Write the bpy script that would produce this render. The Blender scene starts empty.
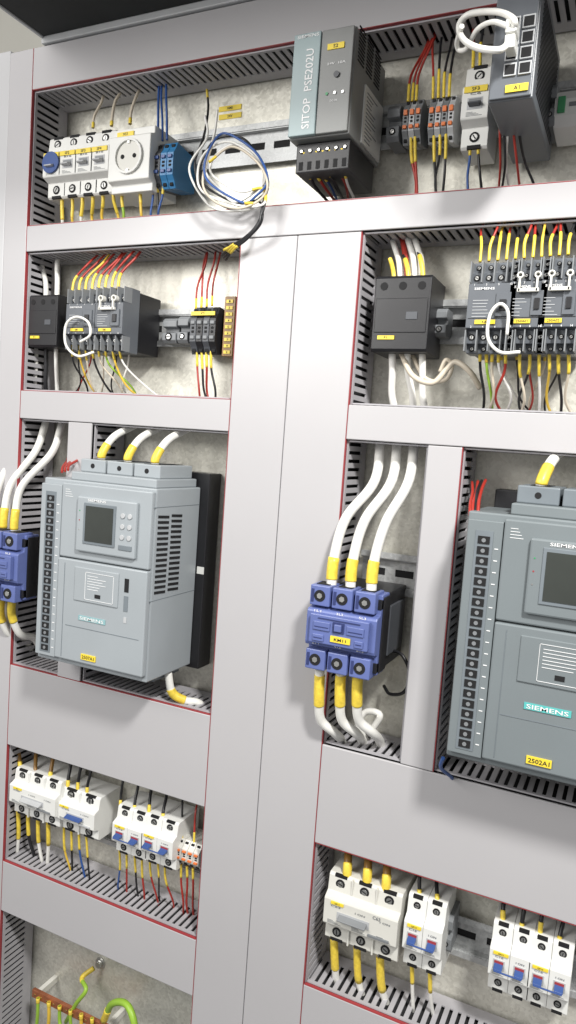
import bpy, bmesh, math, random
from mathutils import Vector, Matrix
random.seed(7)
S=bpy.context.scene; COL=S.collection
F=735.; CX,CY=288.,512.; DC=.55; CZ=1.5; PL=.05
Xc=Vector((1568,178,-735)).normalized()
Dn=Vector((-588,8188,735)); Dn=(Dn-Dn.dot(Xc)*Xc).normalized()
Nn=Xc.cross(Dn)
def c2w(v): return Vector((Xc.dot(v),Nn.dot(v),-Dn.dot(v)))
def P(px,py,y=0.):
    w=c2w(Vector(((px-CX)/F,(py-CY)/F,1))); t=(y+DC)/w.y
    return Vector((w.x*t,y,w.z*t+CZ))
cam=bpy.data.cameras.new('camera'); co=bpy.data.objects.new('camera',cam); COL.objects.link(co)
r,u,b=c2w(Vector((1,0,0))),c2w(Vector((0,-1,0))),c2w(Vector((0,0,-1)))
b3=b
M=Matrix(((r.x,u.x,b.x,0),(r.y,u.y,b.y,-DC),(r.z,u.z,b.z,CZ),(0,0,0,1)))
co.matrix_world=M; cam.lens=F*36/1024; cam.sensor_width=36; cam.clip_start=.01; cam.clip_end=50
S.camera=co
def W2P(v):
    v=Vector(v)-Vector((0,-DC,CZ)); cx=v.dot(r); cyy=-v.dot(u); cz=-v.dot(b3); return (CX+F*cx/cz, CY+F*cyy/cz)
# ---------------------------------------------------------------- materials
def mat(name,c,rough=.45,metal=0,var=.06,scale=40,bump=.04,bscale=900,coat=0):
    m=bpy.data.materials.new(name); m.use_nodes=True; nt=m.node_tree; n=nt.nodes; l=nt.links
    B=n['Principled BSDF']; tc=n.new('ShaderNodeTexCoord')
    no=n.new('ShaderNodeTexNoise'); no.inputs['Scale'].default_value=scale; no.inputs['Detail'].default_value=5
    l.new(tc.outputs['Object'],no.inputs['Vector'])
    cr=n.new('ShaderNodeValToRGB'); cr.color_ramp.elements[0].position=.3; cr.color_ramp.elements[1].position=.7
    cr.color_ramp.elements[0].color=[x*(1-var) for x in c]+[1]; cr.color_ramp.elements[1].color=[min(1,x*(1+var)) for x in c]+[1]
    l.new(no.outputs['Fac'],cr.inputs['Fac']); l.new(cr.outputs['Color'],B.inputs['Base Color'])
    mr=n.new('ShaderNodeMapRange'); mr.inputs['To Min'].default_value=rough-.06; mr.inputs['To Max'].default_value=rough+.06
    l.new(no.outputs['Fac'],mr.inputs['Value']); l.new(mr.outputs['Result'],B.inputs['Roughness']); B.inputs['Metallic'].default_value=metal
    if coat: B.inputs['Coat Weight'].default_value=coat; B.inputs['Coat Roughness'].default_value=.15
    if bump:
        n2=n.new('ShaderNodeTexNoise'); n2.inputs['Scale'].default_value=bscale; n2.inputs['Detail'].default_value=2
        l.new(tc.outputs['Object'],n2.inputs['Vector'])
        bp=n.new('ShaderNodeBump'); bp.inputs['Strength'].default_value=bump; bp.inputs['Distance'].default_value=.001
        l.new(n2.outputs['Fac'],bp.inputs['Height']); l.new(bp.outputs['Normal'],B.inputs['Normal'])
    return m
M_COVER=mat('lid_plastic',(.46,.45,.46),.34,0,.03,5,.05,1400)
M_POST=mat('post_paint',(.50,.50,.51),.42,0,.03,6,.1,1400)
M_RED=mat('red_edging',(.33,.04,.045),.5)
M_DUCT=mat('duct_plastic',(.40,.39,.41),.5,0,.08)
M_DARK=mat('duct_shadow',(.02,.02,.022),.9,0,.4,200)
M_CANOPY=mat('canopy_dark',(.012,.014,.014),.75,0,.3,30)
M_WHITE=mat('white_plastic',(.76,.76,.73),.34,0,.03)
M_CREAM=mat('cream_plastic',(.66,.65,.60),.36,0,.04)
M_LGREY=mat('light_grey_plastic',(.46,.47,.48),.4)
M_GREY=mat('mid_grey_plastic',(.2,.21,.22),.45)
M_DGREY=mat('dark_grey_plastic',(.07,.075,.085),.42)
M_SLATE=mat('slate_plastic',(.11,.12,.135),.38)
M_BLACK=mat('black_plastic',(.012,.012,.014),.4)
M_HOLE=mat('terminal_hole',(.006,.006,.007),.8)
M_STARTL=mat('starter_grey',(.33,.36,.38),.36,0,.03,20,.06,1800)
M_STARTR=mat('starter_grey_shaded',(.18,.205,.215),.36,0,.03,20,.06,1800)  # same starter grey, darkened for the shadow lying on the right unit
M_STRIP=mat('starter_strip_grey',(.17,.195,.215),.42)
M_PSU=mat('supply_grey',(.22,.225,.22),.38)
M_PSUT=mat('supply_teal_grey',(.30,.38,.39),.38)
M_BLUE=mat('contactor_blue',(.115,.15,.36),.34,0,.08)
M_BLUED=mat('contactor_blue_dark',(.03,.042,.14),.4)
M_LBLUE=mat('lever_blue',(.04,.085,.26),.32)
M_TBLUE=mat('terminal_blue',(.04,.20,.42),.4)
M_YEL=mat('label_yellow',(.84,.64,.05),.4,0,.04)
M_SLEEVE=mat('sleeve_yellow',(.80,.60,.07),.38,0,.15,300)
M_ORANGE=mat('lever_orange',(.72,.18,.04),.4)
M_TEAL=mat('badge_teal',(.10,.46,.44),.4)
M_PTEAL=mat('badge_pale_teal',(.24,.42,.44),.4)
M_INK=mat('ink',(.02,.02,.02),.6,bump=0)
M_INKG=mat('ink_grey',(.18,.19,.2),.6,bump=0)
M_INKW=mat('ink_white',(.8,.8,.8),.6,bump=0)
M_SCREEN=mat('screen_glass',(.035,.04,.035),.14,0,.3,15,0,coat=.6)
M_STEEL=mat('screw_steel',(.6,.6,.58),.3,.9,.1,200)
M_BRASS=mat('brass',(.62,.38,.14),.35,.8,.1,200)
M_COPPER=mat('copper_bar',(.45,.16,.08),.4,.6,.2,150)
M_GREEN=mat('green_plastic',(.05,.3,.12),.4)
M_WALL=mat('wall_cream',(.8,.78,.7),.7,0,.05,3)
def galv(name,a,b_,metal=.55,rough=.42):
    m=bpy.data.materials.new(name); m.use_nodes=True; nt=m.node_tree; n=nt.nodes; l=nt.links; B=n['Principled BSDF']
    tc=n.new('ShaderNodeTexCoord'); vo=n.new('ShaderNodeTexVoronoi'); vo.inputs['Scale'].default_value=420
    no=n.new('ShaderNodeTexNoise'); no.inputs['Scale'].default_value=25; no.inputs['Detail'].default_value=9; no.inputs['Roughness'].default_value=.7
    l.new(tc.outputs['Object'],no.inputs['Vector'])
    mx=n.new('ShaderNodeMixRGB'); mx.inputs['Fac'].default_value=.015
    l.new(tc.outputs['Object'],mx.inputs['Color1']); l.new(no.outputs['Color'],mx.inputs['Color2'])
    l.new(mx.outputs['Color'],vo.inputs['Vector'])
    sp=n.new('ShaderNodeSeparateColor'); l.new(vo.outputs['Color'],sp.inputs['Color'])
    md=n.new('ShaderNodeMath'); md.operation='MULTIPLY_ADD'; md.inputs[1].default_value=.4
    l.new(sp.outputs['Red'],md.inputs[0])
    m2=n.new('ShaderNodeMath'); m2.operation='MULTIPLY'; m2.inputs[1].default_value=.7; l.new(no.outputs['Fac'],m2.inputs[0]); l.new(m2.outputs[0],md.inputs[2])
    cr=n.new('ShaderNodeValToRGB'); cr.color_ramp.elements[0].color=list(a)+[1]; cr.color_ramp.elements[1].color=list(b_)+[1]
    cr.color_ramp.elements[0].position=.2; cr.color_ramp.elements[1].position=.8
    l.new(md.outputs[0],cr.inputs['Fac']); l.new(cr.outputs['Color'],B.inputs['Base Color'])
    mr=n.new('ShaderNodeMapRange'); mr.inputs['To Min'].default_value=rough-.12; mr.inputs['To Max'].default_value=rough+.12
    l.new(md.outputs[0],mr.inputs['Value']); l.new(mr.outputs['Result'],B.inputs['Roughness'])
    B.inputs['Metallic'].default_value=metal
    return m
M_PLATE=galv('galvanised_plate',(.52,.505,.44),(.74,.725,.65),.35,.36)
M_RAIL=galv('zinc_rail',(.36,.37,.37),(.56,.57,.57),.35,.45)
WC={'white':mat('wire_white',(.8,.79,.75),.36,bump=0),'yellow':mat('wire_yellow',(.75,.5,.06),.4,bump=0),
'red':mat('wire_red',(.36,.03,.02),.4,bump=0),'black':mat('wire_black',(.012,.012,.014),.4,bump=0),
'blue':mat('wire_blue',(.03,.09,.30),.4,bump=0),'green':mat('wire_green',(.3,.5,.05),.4,bump=0),
'brown':mat('wire_brown',(.25,.13,.03),.4,bump=0),'beige':mat('wire_beige',(.62,.55,.44),.4,bump=0),'grey':mat('wire_grey',(.3,.3,.3),.4,bump=0)}
# ---------------------------------------------------------------- mesh helper
def smoothpath(pts,k=8):
    pts=[Vector(p) for p in pts]
    if len(pts)==2:
        return [pts[0].lerp(pts[1],i/6) for i in range(7)]
    q=[pts[0]*2-pts[1]]+pts+[pts[-1]*2-pts[-2]]; out=[]
    for i in range(1,len(q)-2):
        a,b,c,e=q[i-1:i+3]
        for j in range(k):
            t=j/k
            out.append(.5*((2*b)+(c-a)*t+(2*a-5*b+4*c-e)*t*t+(3*b-a-3*c+e)*t**3))
    out.append(pts[-1]); return out
class MB:
    def __init__(s): s.v=[];s.f=[];s.m=[];s.s=[];s.mats=[]
    def mi(s,m):
        if m not in s.mats: s.mats.append(m)
        return s.mats.index(m)
    def add(s,vs,fs,m,sm=False):
        o=len(s.v); s.v+=[Vector(v) for v in vs]; i=s.mi(m)
        for f in fs: s.f.append([a+o for a in f]); s.m.append(i); s.s.append(sm)
    def box(s,x0,x1,y0,y1,z0,z1,m):
        s.add([(x,y,z) for x in (x0,x1) for y in (y0,y1) for z in (z0,z1)],
          [(0,1,3,2),(4,6,7,5),(0,4,5,1),(2,3,7,6),(0,2,6,4),(1,5,7,3)],m); return s
    def prism(s,prof,x0,x1,m):
        n=len(prof); vs=[(x0,y,z) for y,z in prof]+[(x1,y,z) for y,z in prof]
        s.add(vs,[tuple(range(n)),tuple(range(2*n-1,n-1,-1))]+[(i,(i+1)%n,n+(i+1)%n,n+i) for i in range(n)],m); return s
    def cyl(s,c,ax,r,h,m,n=14,r2=None):
        ax=Vector(ax).normalized(); c=Vector(c); a=ax.orthogonal().normalized(); b=ax.cross(a); r2=r if r2 is None else r2
        ring=lambda q,rr:[q+rr*(math.cos(2*math.pi*i/n)*a+math.sin(2*math.pi*i/n)*b) for i in range(n)]
        vs=ring(c,r)+ring(c+ax*h,r2); o=len(s.v)
        s.add(vs,[tuple(range(n)),tuple(range(2*n-1,n-1,-1))],m)
        i_=s.mi(m)
        for i in range(n): s.f.append([o+i,o+(i+1)%n,o+n+(i+1)%n,o+n+i]); s.m.append(i_); s.s.append(True)
        return s
    def ring(s,c,ax,r0,r1,h,m,n=24):
        ax=Vector(ax).normalized(); c=Vector(c); a=ax.orthogonal().normalized(); b=ax.cross(a)
        R=lambda q,rr:[q+rr*(math.cos(2*math.pi*i/n)*a+math.sin(2*math.pi*i/n)*b) for i in range(n)]
        vs=R(c,r0)+R(c,r1)+R(c+ax*h,r1)+R(c+ax*h,r0)
        s.add(vs,[(k*n+i,k*n+(i+1)%n,((k+1)%4)*n+(i+1)%n,((k+1)%4)*n+i) for k in range(4) for i in range(n)],m); return s
    def tube(s,path,r,m,n=8):
        path=[Vector(p) for p in path]; N=len(path); vs=[]; t=(path[1]-path[0]).normalized(); a=t.orthogonal().normalized()
        for i,p in enumerate(path):
            t2=(path[min(i+1,N-1)]-path[max(i-1,0)]).normalized()
            a=(a-a.dot(t2)*t2).normalized(); b=t2.cross(a)
            vs+=[p+r*(math.cos(2*math.pi*j/n)*a+math.sin(2*math.pi*j/n)*b) for j in range(n)]
        fs=[(i*n+j,i*n+(j+1)%n,(i+1)*n+(j+1)%n,(i+1)*n+j) for i in range(N-1) for j in range(n)]
        o=len(s.v); s.add(vs,fs,m,True)
        i_=s.mi(m)
        for f in (list(range(n)),list(range((N-1)*n,N*n))): s.f.append([o+k for k in f]); s.m.append(i_); s.s.append(False)
        return s
    def build(s,name,parent=None,bevel=0,origin=None):
        og=Vector(origin) if origin is not None else Vector((0,0,0))
        me=bpy.data.meshes.new(name); me.from_pydata([tuple(v-og) for v in s.v],[],s.f)
        for m in s.mats: me.materials.append(m)
        for p,i,sm in zip(me.polygons,s.m,s.s): p.material_index=i; p.use_smooth=sm
        bm=bmesh.new(); bm.from_mesh(me); bmesh.ops.recalc_face_normals(bm,faces=bm.faces); bm.to_mesh(me); bm.free()
        o=bpy.data.objects.new(name,me); COL.objects.link(o); o.location=og
        if parent: o.parent=parent
        if bevel:
            mo=o.modifiers.new('edge','BEVEL'); mo.width=bevel; mo.segments=2; mo.limit_method='ANGLE'; mo.angle_limit=math.radians(40)
        return o
def tag(o,label,cat=None,group=None,kind=None):
    o['label']=label
    if cat: o['category']=cat
    if group: o['group']=group
    if kind: o['kind']=kind
    return o
def thing(name,label,cat,loc,group=None):
    o=bpy.data.objects.new(name,None); COL.objects.link(o); o.location=loc; o.empty_display_size=.01
    return tag(o,label,cat,group)
def dev(name,label,cat,tl,br,y,group=None):
    a=P(*tl,y); b=P(*br,y)
    return thing(name,label,cat,(a.x,y,b.z),group),b.x-a.x,a.z-b.z,PL-y
TC={}
def text(s,h,m,parent,loc,rot='front',w=None,name='lettering'):
    if s not in TC:
        cu=bpy.data.curves.new('t','FONT'); cu.body=s; cu.resolution_u=2; cu.align_x='CENTER'; cu.align_y='CENTER'; cu.offset=.012
        t=bpy.data.objects.new('t',cu); COL.objects.link(t); bpy.context.view_layer.update()
        dg=bpy.context.evaluated_depsgraph_get(); me=bpy.data.meshes.new_from_object(t.evaluated_get(dg))
        bpy.data.objects.remove(t); xs=[v.co.x for v in me.vertices]; ys=[v.co.y for v in me.vertices]
        TC[s]=(me,max(xs)-min(xs),max(ys)-min(ys),(max(xs)+min(xs))/2,(max(ys)+min(ys))/2)
    me0,tw,th,mx,my=TC[s]; me=me0.copy(); k=h/th; kx=k if w is None else w/tw
    Rm={'front':Matrix.Rotation(math.pi/2,4,'X'),'up':Matrix.Rotation(math.pi/2,4,'X')@Matrix.Rotation(math.pi/2,4,'Z'),
        'side':Matrix.Rotation(math.pi/2,4,'Z')@Matrix.Rotation(math.pi/2,4,'X')}[rot]
    me.transform(Rm@Matrix.Diagonal((kx,k,1,1))@Matrix.Translation((-mx,-my,0)))
    me.materials.clear(); me.materials.append(m)
    o=bpy.data.objects.new(name,me); COL.objects.link(o); o.parent=parent; o.location=loc; return o
def ylabel(parent,x0,x1,z0,z1,y,s=None,m=None,ink=None):
    w=x1-x0; h=z1-z0; mb=MB().box(0,w,-.0006,.0004,0,h,m or M_YEL); o=mb.build('marking_label',parent); o.location=(x0,y,z0)
    if s: text(s,h*.6,ink or M_INK,o,(w/2,-.0008,h/2),w=min(w*.85,h*.6*len(s)*.75))
    return o
# ---------------------------------------------------------------- layout
xL=P(32,90).x; xLR=P(241,235).x; xRL=P(362,228).x; xM=P(298,230).x; xE=xRL+.36; x_0=xL-.007
zA1=P(32,90).z; zA0=P(25,226).z; zB1=P(25.7,252).z; zB0=P(18,390).z
zC1=P(15,418).z; zC0=P(213,716).z; zD1=(P(8,742).z*.6+P(315,848).z*.4); zD0=(P(2,857).z*.6+P(303,990).z*.4); zE1=P(0,910).z; zE0=zE1-.2
zTop=P(42,46).z; zBot=zE0-.03
xc1=P(68,424).x; xc2=P(92,424).x; xg1=P(428,442).x; xg2=P(463,445).x
def lid(x0,x1,z0,z1,label,red='',y=0):
    g=.0003
    mb=MB().box(x0+g,x1-g,y,y+.0022,z0+g,z1-g,M_COVER); o=mb.build('duct_lid',bevel=.0007,origin=(x0,y,z0)); tag(o,label,'duct lid')
    w=.0005; L,Hh=x1-x0,z1-z0
    for ch in red:
        t=MB()
        if ch=='l': t.box(-w+g,g,.0002,.0032,g,Hh-g,M_RED)
        if ch=='r': t.box(L-g,L-g+w,.0002,.0032,g,Hh-g,M_RED)
        if ch=='b': t.box(.001,L-.001,.0002,.0032,-w+g,g,M_RED)
        if ch=='t': t.box(.001,L-.001,.0002,.0032,Hh-g,Hh-g+w,M_RED)
        t.build('edge_trim',o)
    return o
lid(xL-.03,xL,zBot,zTop,'tall narrow grey duct lid at the far left with a red inner edge','r')
lid(xLR,xM,zBot,zB1,'left one of the two broad upright grey duct lids in the centre','l')
lid(xM,xRL,zBot,zB1,'right one of the two broad upright grey duct lids in the centre','r')
lid(xL,xE,zA1,zTop,'long grey duct lid above the uppermost opening','b')
lid(xL,xE,zB1,zA0,'long grey duct lid between the uppermost opening and the contactor rows','t')
lid(xL,xLR,zC1,zB0,'grey duct lid under the left small contactors','t')
lid(xRL,xE,zC1,zB0,'grey duct lid under the right small contactors')
lid(xL,xLR,zD1,zC0,'broad grey duct lid under the light grey soft starter','t')
lid(xRL,xE,zD1,zC0,'broad grey duct lid under the right soft starter','b')
lid(xL,xLR,zE1,zD0,'grey duct lid under the lower left breakers','t')
lid(xRL,xE,zBot,zD0,'grey duct lid under the lower right breakers','t')
lid(xL,xLR,zBot,zE0,'lowest grey duct lid on the left')
lid(xc1,xc2,zC0,zC1,'narrow upright duct lid beside the light grey soft starter')
lid(xg1,xg2,zC0,zC1,'narrow upright duct lid beside the right blue contactor','r')
o=MB().box(x_0,xE+.05,PL,PL+.003,zBot,zTop,M_PLATE).build('mounting_plate'); tag(o,'galvanised steel mounting plate behind all the devices','mounting plate',kind='structure')
mb=MB(); mb.box(xL-.14,xL-.0305,.001,.06,zBot,zTop+.003,M_POST); mb.box(xL-.05,xL-.047,-.0015,.001,zBot,zTop,M_POST)
o=mb.build('cabinet_post',bevel=.0015,origin=(xL-.05,0,zBot)); tag(o,'pale grey steel upright of the cabinet at the left edge','cabinet post',kind='structure')
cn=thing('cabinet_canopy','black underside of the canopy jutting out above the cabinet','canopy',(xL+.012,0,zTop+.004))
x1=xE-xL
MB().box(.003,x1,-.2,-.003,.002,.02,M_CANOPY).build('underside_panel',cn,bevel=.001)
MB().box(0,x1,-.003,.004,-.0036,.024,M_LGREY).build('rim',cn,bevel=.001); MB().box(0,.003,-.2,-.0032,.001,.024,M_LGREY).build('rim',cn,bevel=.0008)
o=MB().box(-3,3,1.2,1.25,0,3.2,M_WALL).build('wall',origin=(0,1.2,0)); tag(o,'pale cream room wall far behind the cabinet','wall',kind='structure')
o=MB().box(-3,3,-3,1.2,-.02,0,M_GREY).build('floor'); tag(o,'grey floor','floor',kind='structure')
# ---------------------------------------------------------------- ducts
def comb(mb,axis,a,b,pos,y0=.0035,y1=.0475,th=.0012,pitch=.0068,fw=.0040):
    def bx(s0,s1,yy0,yy1):
        if axis=='x': mb.box(s0,s1,yy0,yy1,pos,pos+th,M_DUCT)
        else: mb.box(pos,pos+th,yy0,yy1,s0,s1,M_DUCT)
    bx(a,b,y1-.012,y1); bx(a,b,y0,y0+.003)
    n=int((b-a)/pitch)
    for i in range(n):
        s=a+(i+.5)*(b-a)/n-fw/2; bx(s,s+fw,y0+.003,y1-.012)
def duct(axis,a,b,lo,hi,label):
    t=thing('wiring_duct',label,'wiring duct',(a,0,lo) if axis=='x' else (lo,0,a))
    off=Vector(t.location)
    for nm,pos in (('slotted_wall',lo),('slotted_wall',hi-.0012)):
        mb=MB(); comb(mb,axis,a,b,pos); mb.v=[v-off for v in mb.v]; mb.build(nm,t)
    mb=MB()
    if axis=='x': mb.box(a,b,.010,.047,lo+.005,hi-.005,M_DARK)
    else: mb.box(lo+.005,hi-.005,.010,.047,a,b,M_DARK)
    mb.v=[v-off for v in mb.v]; mb.build('duct_shade_core',t)  # solid dark core stands in for the shade inside the duct
e=.0015
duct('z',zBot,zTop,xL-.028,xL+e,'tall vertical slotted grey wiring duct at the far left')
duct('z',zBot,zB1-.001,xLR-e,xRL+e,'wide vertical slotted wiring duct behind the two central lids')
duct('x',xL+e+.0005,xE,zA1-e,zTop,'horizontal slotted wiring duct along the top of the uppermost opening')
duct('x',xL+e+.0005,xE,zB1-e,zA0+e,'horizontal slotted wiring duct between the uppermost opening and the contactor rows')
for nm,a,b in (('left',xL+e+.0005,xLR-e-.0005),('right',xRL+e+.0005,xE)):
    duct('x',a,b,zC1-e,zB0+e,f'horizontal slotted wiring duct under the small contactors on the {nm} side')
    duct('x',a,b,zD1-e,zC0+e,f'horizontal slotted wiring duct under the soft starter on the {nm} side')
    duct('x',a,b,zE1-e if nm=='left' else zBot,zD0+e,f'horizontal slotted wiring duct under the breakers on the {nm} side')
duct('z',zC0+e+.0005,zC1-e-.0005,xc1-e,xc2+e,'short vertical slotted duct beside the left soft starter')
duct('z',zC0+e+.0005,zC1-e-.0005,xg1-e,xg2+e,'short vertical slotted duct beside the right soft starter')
# ---------------------------------------------------------------- rails
def rail(x0,x1,zc,label):
    t=MB(); y1=PL-.0003; y0=y1-.0075; L=x1-x0
    for s in (-1,1):
        t.box(0,L,y0,y0+.001,min(s*.0125,s*.0175),max(s*.0125,s*.0175),M_RAIL)
        t.box(0,L,y0+.001,y1,min(s*.0115,s*.0125),max(s*.0115,s*.0125),M_RAIL)
        t.box(0,L,y1-.001,y1,min(s*.0031,s*.0115),max(s*.0031,s*.0115),M_RAIL)
    t.box(0,L,y1-.0002,y1,-.0031,.0031,M_HOLE)
    n=max(1,int(L/.025))
    for i in range(n+1):
        a=max(0,i*.025-.0045); b=min(L,i*.025+.0045)
        if b>a: t.box(a,b,y1-.001,y1-.0002,-.0031,.0031,M_RAIL)
    o=t.build('mounting_rail',origin=(0,0,0)); o.location=(x0,0,zc); tag(o,label,'mounting rail')
rail(xL+.01,xE,P(240,146,.043).z,'slotted zinc mounting rail across the uppermost opening')
rail(xL+.01,xLR-.004,P(190,328,.043).z,'zinc mounting rail behind the small contactors on the left')
rail(xRL+.01,xE,P(455,322,.043).z,'zinc mounting rail behind the small contactors on the right')
rail(xL+.01,xLR-.004,P(100,825,.043).z,'zinc mounting rail behind the breakers on the lower left')
rail(xRL+.01,xE,P(465,938,.043).z,'zinc mounting rail behind the breakers on the lower right')
rail(xRL+.006,xg1-.003,P(400,575,.043).z,'short zinc mounting rail behind the right blue contactor')
# ---------------------------------------------------------------- breakers
def screw(parent,x,y,z,r,m=None,hole=True):
    mb=MB()
    if hole: mb.cyl((x,y+.0002,z),(0,-1,0),r,.0006,M_HOLE,12)
    mb.cyl((x,y-.0003,z),(0,-1,0),r*.6,.0005,m or M_STEEL,10)
    an=random.uniform(0,math.pi); dx,dz=math.cos(an)*r*.5,math.sin(an)*r*.5; nx,nz=-math.sin(an)*r*.12,math.cos(an)*r*.12
    mb.add([(x-dx-nx,y-.00085,z-dz-nz),(x+dx-nx,y-.00085,z+dz-nz),(x+dx+nx,y-.00085,z+dz+nz),(x-dx+nx,y-.00085,z-dz+nz)],[(0,1,2,3)],M_HOLE)
    return mb.build('terminal_screw',parent)
def breaker(tl,br,y,n,label,group=None,lever=M_LBLUE,body=M_WHITE,code=None,rating='C16',dot=False,wide=False,cap=None,lw=(.14,.86),biglab=False):
    t,W,H,D=dev('circuit_breaker',label,'circuit breaker',tl,br,y,group); p=W/n; s=.008
    prof=[(D-.006,0),(s+.002,0),(s,.03*H),(s,.25*H),(.0005,.31*H),(0,.33*H),(0,.68*H),(.0005,.70*H),(s*.8,.755*H),(s,.97*H),(s+.002,H),(D-.006,H)]
    mb=MB()
    if wide:
        mb.prism(prof,.0002,W-.0002,body)
    else:
        for i in range(n): mb.prism(prof,i*p+.00012,(i+1)*p-.00012,body)
    mb.build('body',t,bevel=.0004)
    for i in range(n):
        if wide and i:
            MB().box(i*p-.0007,i*p+.0007,s-.002,s+.001,.77*H,.99*H,body).build('partition',t,bevel=.0003)
            MB().box(i*p-.0007,i*p+.0007,s-.002,s+.001,.01*H,.24*H,body).build('partition',t,bevel=.0003)
        for a,b_ in ((0,.045),(.955,1)): MB().box(i*p+.25*p,(i+1)*p-.25*p,s-.0003,s+.002,a*H,b_*H,M_HOLE).build('terminal_mouth',t)
        c=(i+.5)*p
        screw(t,c,s,.14*H,p*.19); screw(t,c,s*.92,.87*H,p*.19)
        text(rating if i==0 else 'I ON',H*.028,M_INKG,t,(c,-.0004,.605*H),w=p*.4)
    lv=[(0,.45*H),(-.003,.452*H),(-.0055,.457*H),(-.0057,.475*H),(-.003,.495*H),(0,.515*H)]
    if wide:
        MB().box((lw[0]-.03)*W,(lw[1]+.03)*W,-.0003,.0004,.43*H,.54*H,M_LGREY).build('switch_slot',t)
        MB().prism(lv,W*lw[0],W*lw[1],lever).build('switch_lever',t,bevel=.0005)
        if cap: MB().box(W*.62,W*.9,-.0012,.0003,.345*H,.38*H,cap).build('test_button',t,bevel=.0003)
    else:
        for i in range(n):
            c=(i+.5)*p
            MB().box(c-p*.28,c+p*.28,-.0003,.0004,.42*H,.56*H,M_LGREY).build('switch_slot',t)
            MB().box(c-p*.22,c+p*.22,-.0006,.0001,.51*H,.545*H,M_RED if lever is M_LBLUE else M_GREY).build('status_flag',t)
            MB().prism(lv,c-p*.21,c+p*.21,lever).build('switch_lever',t,bevel=.0004)
        if n>1: MB().box(.32*p,W-.32*p,-.0068,-.0054,.452*H,.468*H,lever).build('lever_tie_bar',t,bevel=.0003)
    if code:
        if biglab: ylabel(t,W*.08,W*.92,.62*H,.69*H,-.0005,code)
        else:
            k=min(W*.8,.011); ylabel(t,W*.1,W*.1+k,.635*H,.675*H,-.0004,code)
    for i in range(n):
        mb=MB()
        for q in range(4): mb.box(i*p+p*.2,i*p+p*(.78-.12*q+random.uniform(-.05,.05)),-.0002,.0005,(.342+.014*q)*H,(.347+.014*q)*H,M_INKG)
        mb.build('printed_lines',t)
    if dot: MB().cyl((W*.5,-.0002,.53*H),(0,-1,0),p*.46,.002,M_LBLUE,20).build('test_button',t,bevel=.0003)
    return t,W,H,D
ax=[44,60,76,92]
for i in range(4):
    x=ax[i]; tl=(x,135-(x-44)*.15); br=(x+15,195-(x-44)*.10)
    breaker(tl,br,0,1,['white single breaker with a large blue round button, top left','second white single breaker from the top left corner','third white single breaker from the top left corner','white single breaker directly left of the round socket'][i],lever=M_LGREY,code='SF%d'%(i+1),dot=(i==0),rating='B16',biglab=True)
t,W,H,D=dev('socket_outlet','white rail-mounted round socket outlet in the top left row','socket outlet',(110,128),(148,188),0)
MB().prism([(D-.006,0),(.006,0),(.006,.12*H),(0,.16*H),(0,.84*H),(.006,.88*H),(.006,H),(D-.006,H)],0,W,M_WHITE).build('body',t,bevel=.0008)
R_=min(W,H*.6)*.46
MB().ring((W/2,0,H*.52),(0,-1,0),R_*.86,R_,.0025,M_WHITE).build('socket_rim',t,bevel=.0003)
MB().cyl((W/2,-.0002,H*.52),(0,-1,0),R_*.86,.0004,M_CREAM,24).build('socket_face',t)
for s in (-1,1):
    MB().cyl((W/2+s*R_*.42,-.0006,H*.52),(0,-1,0),R_*.13,.0004,M_HOLE,10).build('pin_hole',t)
    MB().box(W/2-.0012,W/2+.0012,-.0018,-.0005,H*.52+s*R_*.78-.001,H*.52+s*R_*.78+.001,M_STEEL).build('earth_clip',t)
ylabel(t,.1*W,.5*W,.88*H,.95*H,.0055,'XS1')
# ---------------------------------------------------------------- terminal blocks
def terminals(tl,br,y,n,label,cols,lev,code=None,levrows=((.62,.69),(.31,.38)),slots=True):
    t,W,H,D=dev('terminal_block',label,'terminal block',tl,br,y); p=W/n
    for i in range(n):
        mb=MB(); mb.prism([(D-.006,.12*H),(.012,.02*H),(.006,0),(.003,.16*H),(0,.26*H),(0,.74*H),(.003,.84*H),(.006,H),(.012,.98*H),(D-.006,.88*H)],i*p+.0002,(i+1)*p-.0002,cols[i%len(cols)])
        for a,b in ((.88,.95),(.05,.12)): mb.box(i*p+.25*p,(i+1)*p-.25*p,.0034,.006,a*H,b*H,M_HOLE)
        if slots:
            mb.box(i*p+.3*p,(i+1)*p-.3*p,-.0004,.0006,.44*H,.49*H,M_HOLE); mb.box(i*p+.3*p,(i+1)*p-.3*p,-.0004,.0006,.52*H,.57*H,M_HOLE)
        o=mb.build('terminal',t,bevel=.0003)
        for a,b in levrows:
            MB().box(i*p+.2*p,(i+1)*p-.2*p,-.0015,.0004,a*H,b*H,lev).build('release_lever',o,bevel=.0003)
    if code: ylabel(t,W*.05,W*.95,.80*H,.88*H,-.0005,code)
    return t
terminals((148,143),(172,186),.008,4,'blue terminal block beside the round socket',[M_TBLUE,M_DGREY,M_TBLUE,M_TBLUE],M_LBLUE)
terminals((404,98),(419,141),.018,3,'left one of two grey terminal blocks with orange levers, near the power supply',[M_GREY,M_LGREY],M_ORANGE,levrows=((.60,.72),(.30,.38)))
terminals((430,95),(452,139),.018,4,'grey terminal block with orange levers beside the narrow white breaker',[M_GREY,M_LGREY],M_ORANGE,levrows=((.60,.72),(.30,.38)))
for (a,b,l,s) in (((219,107),(241,112),'upper small yellow sticker on the plate by the hanging coil','XM1'),((219,115),(241,120),'lower small yellow sticker on the plate by the hanging coil','24V')):
    q=P(*a,PL-.0008); w=P(241,a[1]+5-2,PL-.0008); t=MB().box(0,w.x-q.x,0,.0007,0,.0045,M_YEL).build('sticker'); t.location=(q.x,PL-.0008,q.z-.0045); tag(t,l,'sticker'); text(s,.0024,M_INK,t,((w.x-q.x)/2,-.0002,.00225))
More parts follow.
